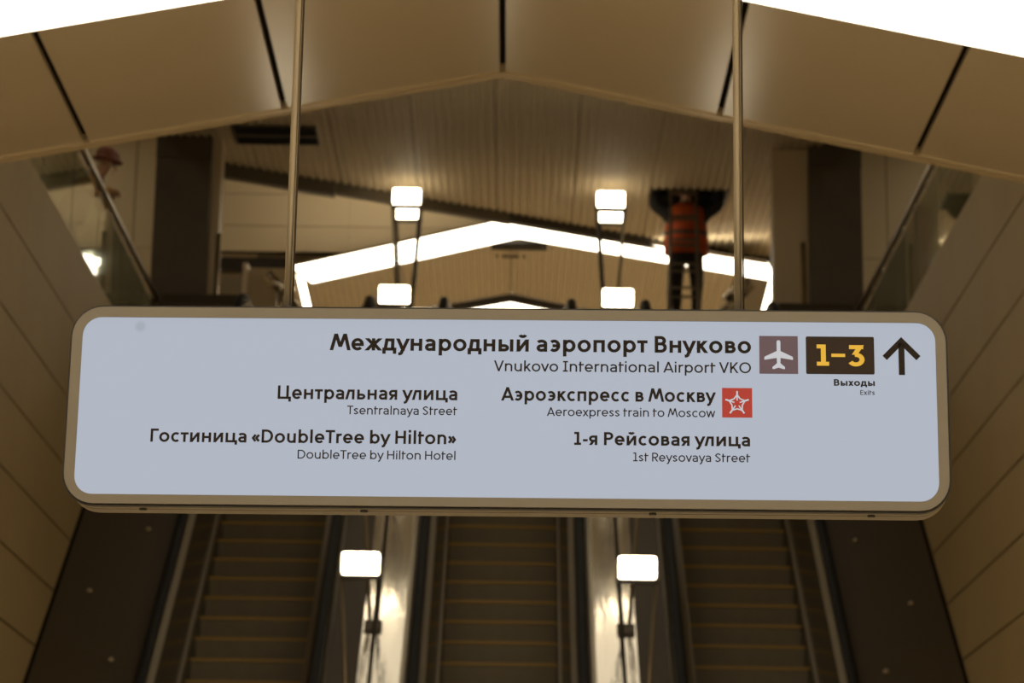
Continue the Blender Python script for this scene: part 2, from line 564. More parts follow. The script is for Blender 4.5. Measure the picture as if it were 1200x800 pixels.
# open hatch above the worker: black box added over the missing panel keeps it dark
t = empty('ceiling_hatch', ((HATCH[0] + HATCH[1]) / 2, (HATCH[2] + HATCH[3]) / 2, CZ), 'open dark ceiling hatch that the worker on the ladder reaches into', 'hatch')
hx, hy = PW / 2, PL / 2
h = MB()
h.box(-hx - .03, -hx, -hy, hy, .13, 1.3).box(hx, hx + .03, -hy, hy, .13, 1.3)
h.box(-hx, hx, -hy - .03, -hy, .13, 1.3).box(-hx, hx, hy, hy + .03, .13, 1.3).box(-hx, hx, -hy, hy, 1.3, 1.34)
h.build('dark_hatch_box', M_GAP, t)
h = MB()
h.box(-hx, -hx + .02, -hy, hy, -.012, .125).box(hx - .02, hx, -hy, hy, -.012, .125)
h.box(-hx + .02, hx - .02, -hy, -hy + .02, -.012, .125).box(-hx + .02, hx - .02, hy - .02, hy, -.012, .125)
h.build('hatch_frame', M_DARKMET, t)

# beam along the slanting edge, in three lengths
for i, (xa, xb, mt_, lab) in enumerate(((-3.48, -2.11, M_BEAM, 'brown edge beam of the flat ceiling, leftmost length'),
                                        (-2.10, -.012, M_BEAM, 'brown edge beam of the flat ceiling, middle length'),
                                        (-.012, 3.86, M_BEAMD, 'dark edge beam of the flat ceiling, right length over the light strip'))):
    q = MB()
    z0 = CZ - (.15, .115, .10)[i]
    c = [(xa, edge_y(xa) - .04), (xb, edge_y(xb) - .04), (xb, edge_y(xb) + .13), (xa, edge_y(xa) + .13)]
    q.hexa([(x, y, z0) for x, y in c] + [(x, y, CZ + .04) for x, y in c])
    struct('trim_%d' % (i + 1), q, mt_, lab, 'beam')

# beige bulkhead behind the beam, three stacked boards
bw = struct('wall_bulkhead', MB().box(-4.6, .2, 45.6, 45.8, 11.2, 12.6), M_GAP, 'beige boarded bulkhead on the left between beam and light strip', 'wall')
for z0, z1 in ((11.19, 11.53), (11.54, 11.965), (11.975, 12.6)):
    for xa, xb in ((-4.6, -2.2), (-2.195, .2)):
        MB().box(xa, xb, 45.56, 45.6, z0, z1).build('board', M_BULK, bw)

# gabled vestibule ceiling; the first light strip hangs turned a little
VY = R(-11)
vest = MB()
VA = 11.22
for s in (-1, 1):
    xe = -2.95 if s < 0 else 3.5
    z = -SL * abs(xe)
    ys = .72 if s < 0 else 0
    vest.hexa([(0, ys, .05), (xe, ys, z + .05), (xe, 12, z + .05), (0, 12, .05),
               (0, ys, .1), (xe, ys, z + .1), (xe, 12, z + .1), (0, 12, .1)])
vc = struct('ceiling_vestibule', vest, M_SLAB, 'gabled perforated ceiling of the vestibule behind the light strip', 'ceiling')
vc.location = (0, 43.95, VA)
vp = rib_mesh(1.488, 1.2, 'vestibule_panel')
ang = math.atan(SL)
for s, n in ((-1, 2), (1, 2)):
    for k in range(n):
        for r, y in enumerate([(0.72 if s < 0 else 0.0) + 1.2 * j for j in range(9)]):
            ob = link('ribbed_panel', vp, None, vc)
            d0 = (k if s > 0 else -(k + 1)) * 1.49
            ob.rotation_euler = (0, ang if s > 0 else -ang, 0)
            ob.location = (d0 * math.cos(ang), y, -abs(d0) * math.sin(ang) if s > 0 else d0 * math.sin(ang))


def vchev(label, yc, half, xl, xr, legs, yaw=0.0):
    p = Vector((0, 43.95 + yc, VA - .03))
    t = chevron(label, -half, half, 0, xl, xr, M_STRIPV, yaw, legs, group='vestibule light strips')
    t.location = p
    return t


vchev('broad white gabled light strip hanging in front of the vestibule', 0.0, .53, -2.78, 3.42, .62, VY)
vchev('second white gabled light strip deeper in the vestibule', 5.0, .53, -2.78, 3.2, 0)
vchev('third white gabled light strip at the back of the vestibule', 9.6, .53, -2.78, 3.2, 0)
q = MB()
for s in (-1, 1):
    x = 3.0 * s
    q.hexa([(0, 4.42, -.10), (x, 4.42, -.10 - SL * 3), (x, 4.54, -.10 - SL * 3), (0, 4.54, -.10), (0, 4.42, 0), (x, 4.42, -SL * 3), (x, 4.54, -SL * 3), (0, 4.54, 0)])
o = struct('trim_4', q, M_BEAMD, 'dark gabled beam in front of the second vestibule strip', 'beam')
o.location = (0, 43.95, VA)


def air_vent(loc, w, l, label, rz=0.0):
    t = empty('air_vent', loc, label, 'vent', None, rz)
    MB().box(-w / 2, w / 2, -l / 2, l / 2, -.012, -.004).build('opening', M_GAP, t)
    f = MB()
    e = .015
    f.box(-w / 2 - e, w / 2 + e, -l / 2 - e, -l / 2, -.02, -.002).box(-w / 2 - e, w / 2 + e, l / 2, l / 2 + e, -.02, -.002)
    f.box(-w / 2 - e, -w / 2, -l / 2, l / 2, -.02, -.002).box(w / 2, w / 2 + e, -l / 2, l / 2, -.02, -.002)
    f.build('frame', M_BEAMD, t)
    MB().box(-w / 2, w / 2, -.022, .022, -.024, -.004).build('slat', M_BEAM, t)
    return t


air_vent((-2.66, 37.83, CZ), .92, .8, 'dark slotted air vent in the flat ceiling left of the hanging rod')
p = Vector((.23, 44.75, VA - .07))
air_vent((p.x, p.y, p.z), .95, .42, 'dark air vent under the ridge just behind the broad light strip')
# unseen hall ceiling lights, added to light the hall and its steel decks
for (a, b, w_) in ((22.2, 23.4, 'lowest'), (26.6, 27.8, 'middle'), (32.9, 34.3, 'upper')):
    t = chevron('unseen added light strip on the flat ceiling over the escalators, %s of three' % w_, a, b, CZ - .006, -3.2, 3.2, M_STRIPH, slope=0.0, group='added hall ceiling light strips')

# dark bar painted as the slot's shade, and wall below the bulkhead, left end of the vestibule
struct('wall_recess', MB().box(-4.6, -3.05, 46.2, 46.4, UF, 10.98), mat('recess_shade_beige', (0.30, 0.235, 0.14), .6), 'beige wall with its shade in the colour, below the bulkhead at the left of the vestibule', 'wall')  # recess shade put into a darker copy of the bulkhead beige
q = MB().box(-4.6, -3.0, 45.85, 46.15, 11.0, 11.16)
struct('trim_5', q, M_BEAMD, 'dark bar in place of the shaded slot under the beige bulkhead', 'trim')
struct('wall_vestibule_right', MB().box(3.62, 3.8, 41.2, 56, UF, 12.2), M_BULK, 'beige wall to the right of the broad light strip', 'wall')

# ================================================================== ESCALATORS
YF = 22.863                     # foot of the sloping line
TOPZ = 7.93                     # level of the upper landing plates
YT = YF + TOPZ / T30
RAD = 2.0


def incline_path(y_start, y_end, n=7):
    t = RAD * math.tan(R(15))
    pts = [(y_start, 0.0)]
    for i in range(n + 1):              # lower bend
        a = R(30) * i / n
        pts.append((YF - t + RAD * math.sin(a), RAD * (1 - math.cos(a))))
    cx, cz = YT + t, TOPZ - RAD
    for i in range(n + 1):              # upper bend
        a = R(30) * (1 - i / n)
        pts.append((cx - RAD * math.sin(a), cz + RAD * math.cos(a)))
    pts.append((y_end, TOPZ))
    return pts


def path_z(y, pts):
    for (a, za), (b, zb) in zip(pts[:-1], pts[1:]):
        if a <= y <= b:
            return za + (zb - za) * (y - a) / (b - a)
    return 0.0 if y < pts[0][0] else TOPZ


PATH = incline_path(21.2, 38.3)
DPATH = incline_path(21.2, 40.4)
HPATH = incline_path(21.4, 37.9)
PITCHY, RISE = 0.3755, 0.3755 * T30

# one step: tread and cleated riser, with an amber edge
st = MB()
st.box(-.502, .502, 0, PITCHY + .02, -.02, 0)
st.box(-.502, .502, .004, .03, -RISE - .02, -.02)
n = 24
for i in range(n):
    x = -.49 + .98 * (i + .5) / n
    st.box(x - .012, x + .012, -.006, .004, -RISE - .02, -.035)
step_src = st.build('step', M_STEP)
edge_src = MB().box(-.502, .502, -.012, .03, -.024, .003).build('step_edge', M_AMBER)
step_me, edge_me = step_src.data, edge_src.data
bpy.data.objects.remove(step_src)
bpy.data.objects.remove(edge_src)


def escalator(cx, label):
    t = empty('escalator', (cx, YF, 0), label, 'escalator', 'three parallel escalators')
    off = [(y - YF, z) for y, z in PATH]
    hoff = [(y - YF, z) for y, z in HPATH]
    k = 0
    y = 30.577 - 21 * PITCHY
    while y < 37.0:
        z = path_z(y, PATH)
        z2 = path_z(y + PITCHY, PATH)
        s_ = link('step', step_me, None, t)
        s_.location = (0, y - YF, z)
        e_ = link('step_edge', edge_me, None, s_)
        y += PITCHY
    MB().box(-.52, .52, 36.95 - YF, 38.6 - YF, TOPZ - .03, TOPZ).build('landing_plate', M_SATIN, t)
    MB().box(-.52, .52, 20.9 - YF, 22.75 - YF, .0, .012).build('landing_plate', M_SATIN, t)
    MB().sweep([(-.50, -.35), (.50, -.35), (.50, -.4), (-.50, -.4)], off).build('truss_cover', M_GAP, t)
    for s in (-1, 1):
        MB().sweep([(s * .506, -.32), (s * .525, -.32), (s * .525, .17), (s * .506, .17)], off).build('skirt', M_SKIRT, t)
        MB().sweep([(s * .506, .17), (s * .53, .17), (s * .53, .19), (s * .51, .19)], off).build('skirt_trim', M_GUIDE, t)
        MB().sweep([(s * .53, .19), (s * .592, .85), (s * .62, .83), (s * .555, .19)], off).build('inner_panel', M_SKIRT, t)
        MB().sweep([(s * .592, .85), (s * .64, .905), (s * .66, .90), (s * .62, .83)], off).build('handrail_guide', M_GUIDE, t)
        hr = []
        for i in range(14):
            a = 2 * math.pi * i / 14
            hr.append((s * .69 + .045 * math.cos(a), .945 + .035 * math.sin(a)))
        MB().sweep(hr, hoff).build('handrail', M_RUBBER, t, True)
        # rounded newel ends of the handrail
        q = MB()
        for (ye, zz, sg) in ((hoff[-1][0], TOPZ, 1), (hoff[0][0], 0, -1)):
            pr = None
            for i in range(9):
                a = math.pi * i / 8
                c = (s * .69, ye + sg * .22 * math.sin(a), zz + .725 + .22 * math.cos(a))
                if pr:
                    q.tube(pr, c, .042, 10)
                pr = c
        q.build('newel_bend', M_RUBBER, t, True)
        q = MB()
        for (ye, zz, sg) in ((hoff[-1][0], TOPZ, 1), (hoff[0][0], 0, -1)):
            pts = []
            for i in range(9):
                a = math.pi * i / 8
                pts.append((ye + sg * .18 * math.sin(a), zz + .725 + .18 * math.cos(a)))
            pts += [(ye, zz + .02), (ye + sg * .12, zz + .02)][:1]
            x0, x1 = s * .67, s * .71
            nn = len(pts)
            q.add([(x0, a, b) for a, b in pts] + [(x1, a, b) for a, b in pts],
                  [tuple(range(nn)), tuple(range(nn, 2 * nn))[::-1]] + [(i, nn + i, nn + (i + 1) % nn, (i + 1) % nn) for i in range(nn)])
        q.build('newel_plate', M_SATIN, t)
    return t


ES = 2.18
escalator(-ES, 'left escalator with amber step edges, next to the left dark deck')
escalator(0, 'middle escalator with amber step edges between the two lamp rows')
escalator(ES, 'right escalator with amber step edges, next to the right dark deck')


def deck(name, label, pieces, group):
    """Sloping cover between handrails; pieces: (part, profile, material)."""
    t = empty(name, ((pieces[0][1][0][0] + pieces[-1][1][1][0]) / 2, YF, 0), label, 'deck cover', group)
    ox = t.location.x
    off = [(y - YF, z) for y, z in DPATH]
    for part, prof, mt_ in pieces:
        MB().sweep([(x - ox, z) for x, z in prof], off).build(part, mt_, t)
    return t


def slab_prof(x0, z0, x1, z1, th=.06):
    return [(x0, z0), (x1, z1), (x1, z1 - th), (x0, z0 - th)]


for s, w_ in ((-1, 'left'), (1, 'right')):
    a, b, c, d, e = .735, .80, 1.10, 1.40, 1.445
    deck('balustrade_deck', 'polished steel deck, its dark reflection coloured as a brown half, between the middle and %s escalators' % w_,
         [('edge_rail', slab_prof(s * a, .86, s * b, .88), M_SATIN),
          ('steel_sheet', slab_prof(s * b, .845, s * 1.145, .855), M_STEEL),
          ('brown_sheet', slab_prof(s * 1.15, .855, s * d, .845), M_DECK),  # dark reflection on the steel, painted as a brown half
          ('edge_rail', slab_prof(s * d, .875, s * e, .86), M_SATIN)], 'decks between the escalators')
    # wide dark deck along the wall
    t = deck('wall_deck', 'wide dark brown deck with button studs along the %s wall' % w_,
             [('brown_sheet', slab_prof(s * 2.93, .845, s * 3.79, .855), M_DECK),
              ('shadow_joint', slab_prof(s * 3.79, .83, s * 3.83, .83), M_GAP)], 'dark decks along the walls')
    ox = t.location.x
    nrm = Vector((0, -math.sin(R(30)), math.cos(R(30))))
    studs = [(3.165 if j % 2 == 0 else 3.515, 31.10 - 1.168 * j) for j in range(-3, 6)]
    for (x, y) in studs:
        z = T30 * (y - YF) + .851
        p0 = Vector((s * x - ox, y - YF, z))
        MB().tube(p0, p0 + nrm * .022, .026, 10, .018).build('stud', M_LIP, t, True)

# ---- lamps on slender V stands along the decks
lamp_proto = None


def make_lamp(label):
    t = empty('deck_lamp', (0, 0, 0), label, 'lamp', 'lamps on V stands between the escalators')
    zt = 1.75
    b = MB().box(-.145, .145, -.06, .06, zt - .085, zt + .085)
    b.build('diffuser', M_LAMP, t, bevel=.022)
    q = MB().box(-.155, .155, -.065, .065, zt - .112, zt - .09)
    q.build('tray', M_DARKMET, t)
    for s in (-1, 1):
        MB().tube((s * .152, 0, zt + .03), (s * .028, 0, .0), .017, 8).build('rod', M_DARKMET if s > 0 else M_GUIDE, t, True)
        MB().box(s * .152 - .012, s * .152 + .012, -.02, .02, zt - .10, zt + .05).build('clamp', M_DARKMET, t)
    MB().box(-.075, .075, -.05, .05, -.04, .04).build('foot', M_DARKMET, t, bevel=.006)
    return t


places = [(26.67, 4.80), (29.40, 6.37), (32.13, 7.95), (34.83, 9.51)]
ords = ['nearest', 'second', 'third', 'fourth']
first = True
for s, w_ in ((-1, 'left'), (1, 'right')):
    for (y, z), od in zip(places + [(40.15, None)], ords + ['farthest']):
        lab = 'lit box lamp on a V stand on the %s deck, %s from the viewer' % (w_, od)
        t = make_lamp(lab) if first else copy_tree(proto)
        if first:
            proto = t
            first = False
        t['label'] = lab
        base = (T30 * (y - YF) + .86) if z else TOPZ + .86
        t.location = (s * (1.058 if z else 1.21), y, base)
        if s > 0:
            t.scale = (-1, 1, 1)

# ---- glass balustrades on the side parapets
for s, w_ in ((-1, 'left'), (1, 'right')):
    X = s * 3.94
    t = empty('glass_balustrade', (X, 30, 7.98), 'glass balustrade with steel tube handrail on the %s parapet' % w_, 'balustrade', 'glass balustrades of the upper walkway')
    for k in range(7):
        y0 = -5.6 + 2.0 * k
        MB().box(-.008, .008, y0 + .01, y0 + 1.97, .03, .93).build('glass_pane', M_GLASS, t)
    MB().tube((0, -5.6, 1.06), (0, 8.3, 1.06), .034, 12).build('handrail', M_SATIN, t, True)
    for k in range(14):
        MB().tube((0, -5.5 + 1.0 * k, .93), (0, -5.5 + 1.0 * k, 1.03), .012, 8).build('rail_bracket', M_SATIN, t, True)
    MB().box(-.02, .02, -5.6, 8.3, .0, .03).build('base_channel', M_DARKMET, t)

# ================================================================== UPPER HALL THINGS
# board coloured pale to look lit, and small lamps on the walkway walls
t = empty('pale_lit_board', (-5.72, 43.0, UF), 'board coloured pale as a lit wall beyond the left glass balustrade', 'panel')
MB().box(-.16, .16, -.05, .05, 0, 3.4).build('board', mat('pale_panel', (0.75, 0.62, 0.44), .5), t)
MB().box(-.16, .16, -.05, .05, 3.41, 3.62).build('head_board', M_BEAM, t)
for s, loc in ((-1, (-5.30, 42.4, 10.42)), (1, (5.165, 42.4, 10.52))):
    w_ = 'left' if s < 0 else 'right'
    t = empty('wall_lamp', loc, 'small bright wall lamp low beyond the %s glass balustrade' % w_, 'lamp', 'small lamps on the walkway')
    MB().box(-.045, .045, -.03, .03, -.07, .07).build('glowing_cover', M_SPOT, t, bevel=.015)
    MB().box(-.055, .055, .03, .06, -.08, .08).build('back_plate', M_DARKMET, t)
    MB().box(-.02, .02, .03, .05, UF - loc[2], -.1).build('stem', M_DARKMET, t)
t = empty('reddish_board', (5.08, 41.4, UF), 'reddish upright panel with dark green header standing beyond the right glass balustrade', 'board')  # reddish panel on dark legs under a green header
MB().box(-.1, .1, -.02, .02, 2.15, 3.0).build('panel', mat('faded_red', (0.16, 0.06, 0.03), .6), t)
MB().box(-.11, .11, -.025, .025, 3.0, 3.13).build('header', mat('dark_green', (0.035, 0.045, 0.03), .5), t)
for s in (-1, 1):
    MB().box(s * .105 - .012, s * .105 + .012, -.02, .02, 0, 3.0).build('leg', M_DARKMET, t)

# cabinet and barrier tubes at the head of the outer escalators
t = empty('service_cabinet', (-2.98, 42.2, UF), 'beige service cabinet behind the left newel below the bulkhead', 'cabinet')
MB().box(-.26, .24, -.2, .2, 0, 2.36).build('body', M_BULK, t, bevel=.01)
MB().box(-.24, .22, -.215, -.2, .1, 2.25).build('door', M_LIP, t)
MB().box(-.33, -.27, -.2, .2, 0, 2.42).build('side_post', mat('pale_panel', (0.75, 0.62, 0.44), .5), t)
for s, w_ in ((-1, 'left'), (1, 'right')):
    t = empty('barrier_tube', (s * 2.66, 38.9, UF), 'short inclined steel barrier tube at the head of the %s escalator' % w_, 'barrier', 'inclined barrier tubes')
    MB().tube((-s * .16, 0, 1.42), (s * .12, 0, 1.64), .08, 16).build('tube', M_STEEL, t, True)
    MB().tube((-s * .03, .02, 0), (-s * .03, .02, 1.48), .03, 10).build('post', M_SATIN, t, True)
    MB().tube((-s * .24, .16, 1.30), (s * .08, .16, 1.56), .05, 14).build('lower_tube', M_SATIN, t, True)

# ================================================================== THE SIGN
YAW = R(2.4)
sign = empty('hanging_sign', (0.102, 7.0, 2.757), 'wide backlit white direction sign hanging on two steel rods', 'sign', None, -YAW)


def rrect(x0, x1, z0, z1, r, n=8):
    pts = []
    for cx, cz, a0 in ((x1 - r, z1 - r, 0), (x0 + r, z1 - r, 90), (x0 + r, z0 + r, 180), (x1 - r, z0 + r, 270)):
        for i in range(n + 1):
            a = R(a0 + 90 * i / n)
            pts.append((cx + r * math.cos(a), cz + r * math.sin(a)))
    return pts


def ring(mb, o, i, y0, y1):
    """Frame between outline o and outline i (same point count), from y0 (front) to y1."""
    n = len(o)
    mb.add([(x, y0, z) for x, z in o] + [(x, y0, z) for x, z in i] + [(x, y1, z) for x, z in o] + [(x, y1, z) for x, z in i],
           [(k, (k + 1) % n, n + (k + 1) % n, n + k) for k in range(n)] + [(2 * n + k, 3 * n + k, 3 * n + (k + 1) % n, 2 * n + (k + 1) % n) for k in range(n)]
           + [(k, 2 * n + k, 2 * n + (k + 1) % n, (k + 1) % n) for k in range(n)] + [(n + k, n + (k + 1) % n, 3 * n + (k + 1) % n, 3 * n + k) for k in range(n)])
    return mb


out = rrect(-.906, .896, -.2035, .2045, .066)
mid = rrect(-.902, .892, -.1995, .2005, .062)
inn = rrect(-.881, .871, -.181, .1795, .038)
ring(MB(), mid, inn, -.010, .006).build('bezel', M_BEZEL, sign)
ring(MB(), out, mid, -.004, .010).build('gasket', M_BLACK, sign)
hs = MB()
o2 = rrect(-.9065, .8965, -.204, .205, .066)
o3 = rrect(-.9045, .8945, -.202, .203, .064)
ring(hs, o2, o3, .0105, .036)
ring(hs, o3, rrect(-.902, .892, -.2, .201, .062), .036, .042)
ring(hs, o2, o3, .042, .098)
hs.prism(rrect(-.9, .89, -.198, .199, .06), .085, .1)
house = hs.build('housing', M_HOUSE, sign)
for x in (-.7421, -.2913, .2949, .7355):
    MB().tube((x, .03, -.2075), (x, .03, -.2035), .008, 10).build('drain_plug', M_BLACK, house)
face = MB().prism(rrect(-.884, .874, -.184, .1825, .038), -.006, .004).build('face', sign_face_mat(), sign)
for x in (-.4654, .4713):
    q = MB().tube((x, .05, .199), (x, .05, 4.055), .0085, 12)
    rod = q.build('rod', mat('rod_steel', (0.42, 0.39, 0.33), 0.3, 1.0), sign, True)
    MB().tube((x + .0105, .044, .2), (x + .0105, .044, 4.05), .0022, 6).build('cable', M_DARKMET, rod, True)
    MB().tube((x, .05, 4.02), (x, .05, 4.10), .05, 16).build('ceiling_flange', M_SATIN, rod)
    MB().tube((x, .05, .199), (x, .05, .214), .016, 12).build('collar', M_DARKMET, rod)

# ---- stroke lettering: every glyph is drawn with centre lines and a pen width
XH = 0.735


def arc(cx, cy, rx, ry, a0, a1, n=14):
    return [(cx + rx * math.cos(R(a0 + (a1 - a0) * i / n)), cy + ry * math.sin(R(a0 + (a1 - a0) * i / n))) for i in range(n + 1)]


def spline(pts, n=6):
    res = []
    P = [pts[0]] + pts + [pts[-1]]
    for i in range(1, len(P) - 2):
        p0, p1, p2, p3 = P[i - 1], P[i], P[i + 1], P[i + 2]
        for k in range(n):
            t = k / n
            res.append(tuple(.5 * ((2 * p1[j]) + (-p0[j] + p2[j]) * t + (2 * p0[j] - 5 * p1[j] + 4 * p2[j] - p3[j]) * t * t
                                   + (-p0[j] + 3 * p1[j] - 3 * p2[j] + p3[j]) * t ** 3) for j in range(2)))
    res.append(pts[-1])
    return res


def glyph(ch, w):
    """Returns (strokes, width, left bearing, right bearing). A stroke is a point list, or ('d', p, q, lo, hi):
    a straight bar that runs past its ends and is cut off level at heights lo and hi."""
    h = w / 2
    S, Rb, D = .085, .05, .012
    x = XH

    def D_(p, q, lo, hi):
        return ('d', p, q, lo, hi)
    O = .70
    if ch == ' ':
        return [], .27, 0, 0
    if ch in 'оo':
        return [arc(O / 2, x / 2, O / 2 - h, x / 2 - h + .008, 0, 360, 28)], O, Rb, Rb
    if ch in 'еe':
        W = .66
        a = arc(W / 2, x / 2, W / 2 - h, x / 2 - h + .008, 0, 318, 24)
        return [[(h * 1.2, x / 2 - .015), (W - h, x / 2 - .015)], [(W - h, x / 2 - .015 - h)] + a], W, Rb, Rb
    if ch in 'сc':
        W = .60
        return [arc(W / 2 + .04, x / 2, W / 2 - h + .03, x / 2 - h + .008, 48, 312, 22)], W, Rb, .03
    if ch == 'э':
        W = .58
        return [arc(W / 2 - .04, x / 2, W / 2 - h + .03, x / 2 - h + .008, -132, 132, 22), [(W * .28, x / 2), (W - h, x / 2)]], W, .03, Rb
    if ch in 'аa':
        W = .56
        top = arc(W * .46, x - .24, W * .54 - h, .24 - h, 150, 0, 12)
        bowl = arc(W * .44, .225, W * .44 - h, .225 - h + .004, 40, 320, 18)
        return [top + [(W - h, 0)], [(W - h, .41)] + [(W * .5, .45 - h)] + arc(W * .42, .225, W * .42 - h, .225 - h + .004, 90, 270, 14) + [(W * .55, h), (W - h, .12)]], W, .055, S
    if ch in 'н':
        W = .62
        return [[(h, 0), (h, x)], [(W - h, 0), (W - h, x)], [(h, x / 2 + .02), (W - h, x / 2 + .02)]], W, S, S
    if ch == 'п':
        W = .60
        return [[(h, 0), (h, x)], [(W - h, 0), (W - h, x)], [(h, x - h), (W - h, x - h)]], W, S, S
    if ch == 'и' or ch == 'й':
        W = .64
        r = [[(h, 0), (h, x)], [(W - h, 0), (W - h, x)], D_((h + .01, .04), (W - h - .01, x - .04), 0, x)]
        if ch == 'й':
            r.append(arc(W / 2, x + .30, .15, .13, 195, 345, 10))
        return r, W, S, S
    if ch == 'т':
        W = .54
        return [[(0, x - h), (W, x - h)], [(W / 2, 0), (W / 2, x)]], W, .02, .02
    if ch == 'к':
        W = .58
        return [[(h, 0), (h, x)], D_((h + .06, x / 2 - .01), (W - h - .03, x), .0, x), D_((W * .38, x / 2 + .05), (W - h, 0), 0, x / 2 + .14), [(h, x / 2), (h + .16, x / 2)]][:3], W, S, D
    if ch == 'ж':
        W = .90
        c = W / 2
        r = [[(c, 0), (c, x)]]
        for s in (-1, 1):
            r.append(D_((c + s * .02, x / 2), (c + s * (W / 2 - h * 1.1), x), x / 2 - .06, x))
            r.append(D_((c + s * .02, x / 2 + .05), (c + s * (W / 2 - h), 0), 0, x / 2 + .06))
        return r, W, D, D
    if ch == 'д':
        W = .72
        return [[(h * .9, -.19), (h * .9, h), (W - h * .9, h), (W - h * .9, -.19)], [(W * .20, h), (W * .30, x - h), (W - .10 - h, x - h), (W - .10 - h, h)]], W, .02, .02
    if ch == 'л':
        W = .60
        return [[(W * .40, x - h), (W - h, x - h), (W - h, 0)], D_((h * .75, 0), (W * .40, x), 0, x)], W, .01, S
    if ch in 'уy':
        W = .62
        return [D_((W * .07, x), (W * .49, .09), .0, x), D_((W * .95, x), (W * .42, -.09), -.06, x),
                [(W * .455, 0)] + arc(W * .22, -.09, W * .19, .19 - h, -5, -75, 8) + [(W * .13, -.283 + h)]], W, D, D
    if ch in 'рp':
        W = .66
        return [[(h, -.27), (h, x)], arc(W * .5, x / 2, W / 2 - h, x / 2 - h + .008, 180, 540, 26)], W, S, Rb
    if ch == 'b':
        W = .66
        return [[(h, 0), (h, 1.03)], arc(W * .5, x / 2, W / 2 - h, x / 2 - h + .008, 180, 540, 26)], W, S, Rb
    if ch == 'd':
        W = .66
        return [[(W - h, 0), (W - h, 1.03)], arc(W * .5, x / 2, W / 2 - h, x / 2 - h + .008, 0, 360, 26)], W, Rb, S
    if ch in 'ьы':
        W = .56
        b = [(h, .44 - h), (W * .55, .44 - h)] + arc(W * .55, .22, W * .45 - h, .22 - h, 90, -90, 12) + [(h, h)]
        r = [[(h, 0), (h, x)], b]
        if ch == 'ы':
            return r + [[(W + .13, 0), (W + .13, x)]], W + .13 + h, S, S
        return r, W, S, Rb
    if ch == 'я':
        W = .56
        b = [(W - h, .30 + h * .3), (W * .45, .30 + h * .3)] + arc(W * .45, (x - h + .30 + h * .3) / 2, W * .45 - h, (x - h - .30 - h * .3) / 2, 270, 90, 12) + [(W - h, x - h)]
        return [[(W - h, 0), (W - h, x)], b, D_((h + .01, 0), (W * .55, .34), 0, .32)], W, .02, S
    if ch == 'ц':
        W = .64
        return [[(h, x), (h, h), (W - h, h), (W - h, x)], [(W - h, h), (W + .07, h), (W + .07, -.17)]], W + .07 + h, S, .01
    if ch == 'в':
        W = .56
        m_ = x / 2 + .02
        up_ = [(h, x - h), (W * .5, x - h)] + arc(W * .5, (x - h + m_) / 2, W * .42 - h, (x - h - m_) / 2, 90, -90, 10) + [(h, m_)]
        lo_ = [(h, m_), (W * .55, m_)] + arc(W * .55, (m_ + h) / 2, W * .45 - h, (m_ - h) / 2, 90, -90, 10) + [(h, h)]
        return [[(h, 0), (h, x)], up_, lo_], W, S, Rb
    if ch in 'хx':
        W = .58
        return [D_((h, 0), (W - h, x), 0, x), D_((h, x), (W - h, 0), 0, x)], W, D, D
    if ch == 'n':
        W = .60
        return [[(h, 0), (h, x)], [(h, x * .55)] + arc(W / 2, x - .28, W / 2 - h, .28 - h + .008, 175, 0, 14) + [(W - h, 0)]], W, S, S
    if ch == 'm':
        W = .98
        r = [[(h, 0), (h, x)]]
        for k in range(2):
            x0 = k * (W - w) / 2
            r.append(arc(x0 + (W - w) / 4 + h, x - .25, (W - w) / 4, .25 - h + .008, 175, 0, 12) + [(x0 + (W - w) / 2 + h, 0)])
        return r, W, S, S
    if ch == 'u':
        W = .60
        return [[(W - h, x), (W - h, 0)], [(h, x)] + arc(W / 2, .28, W / 2 - h, .28 - h + .008, 180, 360, 14)], W, S, S
    if ch == 'r':
        W = .40
        return [[(h, 0), (h, x)], arc(.30, x - .27, .30 - h, .27 - h + .008, 175, 70, 10)], W, S, .01
    if ch == 'l':
        return [[(h, 0), (h, 1.03)]], w, S, S
    if ch == 'i':
        return [[(h, 0), (h, x)], [(h, .86), (h, .86 + w * 1.15)]], w, S, S
    if ch == 't':
        W = .42
        return [[(.14, 0), (.14, .95)], [(0, x - h), (W, x - h)]], W, .03, .02
    if ch == 'k':
        W = .56
        return [[(h, 0), (h, 1.03)], D_((h + .04, .30), (W - h - .03, x), .0, x), D_((W * .36, .43), (W - h, 0), 0, .46)], W, S, D
    if ch == 'v':
        W = .60
        return [D_((W * .06, x), (W * .5, .04), 0, x), D_((W * .94, x), (W * .5, .04), 0, x)], W, D, D
    if ch == 'w':
        W = .90
        return [D_((W * .05, x), (W * .27, .03), 0, x), D_((W * .27, .03), (W * .5, x), 0, x), D_((W * .5, x), (W * .73, .03), 0, x), D_((W * .73, .03), (W * .95, x), 0, x)], W, D, D
    if ch == 's':
        W = .50
        return [spline([(W - .07, x - .16), (W * .55, x - h), (h + .01, x - .20), (W * .5, x / 2), (W - h - .01, .19), (W * .45, h), (.05, .15)])], W, .04, .05
    # ---- capitals
    if ch == 'S':
        W = .60
        return [spline([(W - .07, .80), (W * .52, 1 - h), (h + .01, .745), (W * .5, .51), (W - h - .01, .255), (W * .46, h), (.05, .19)])], W, .05, .05
    if ch in 'МM':
        W = 1.02
        return [D_((.05, 0), (.27, 1.0), 0, 1), D_((.27, 1.0), (.51, .20), .20, 1), D_((.75, 1.0), (.51, .20), .20, 1), D_((.75, 1.0), (.97, 0), 0, 1)], W, .02, .02
    if ch in 'АA':
        W = .82
        return [D_((.06, 0), (W / 2, .97), 0, 1), D_((W - .06, 0), (W / 2, .97), 0, 1), [(W * .22, .28), (W * .78, .28)]], W, .01, .01
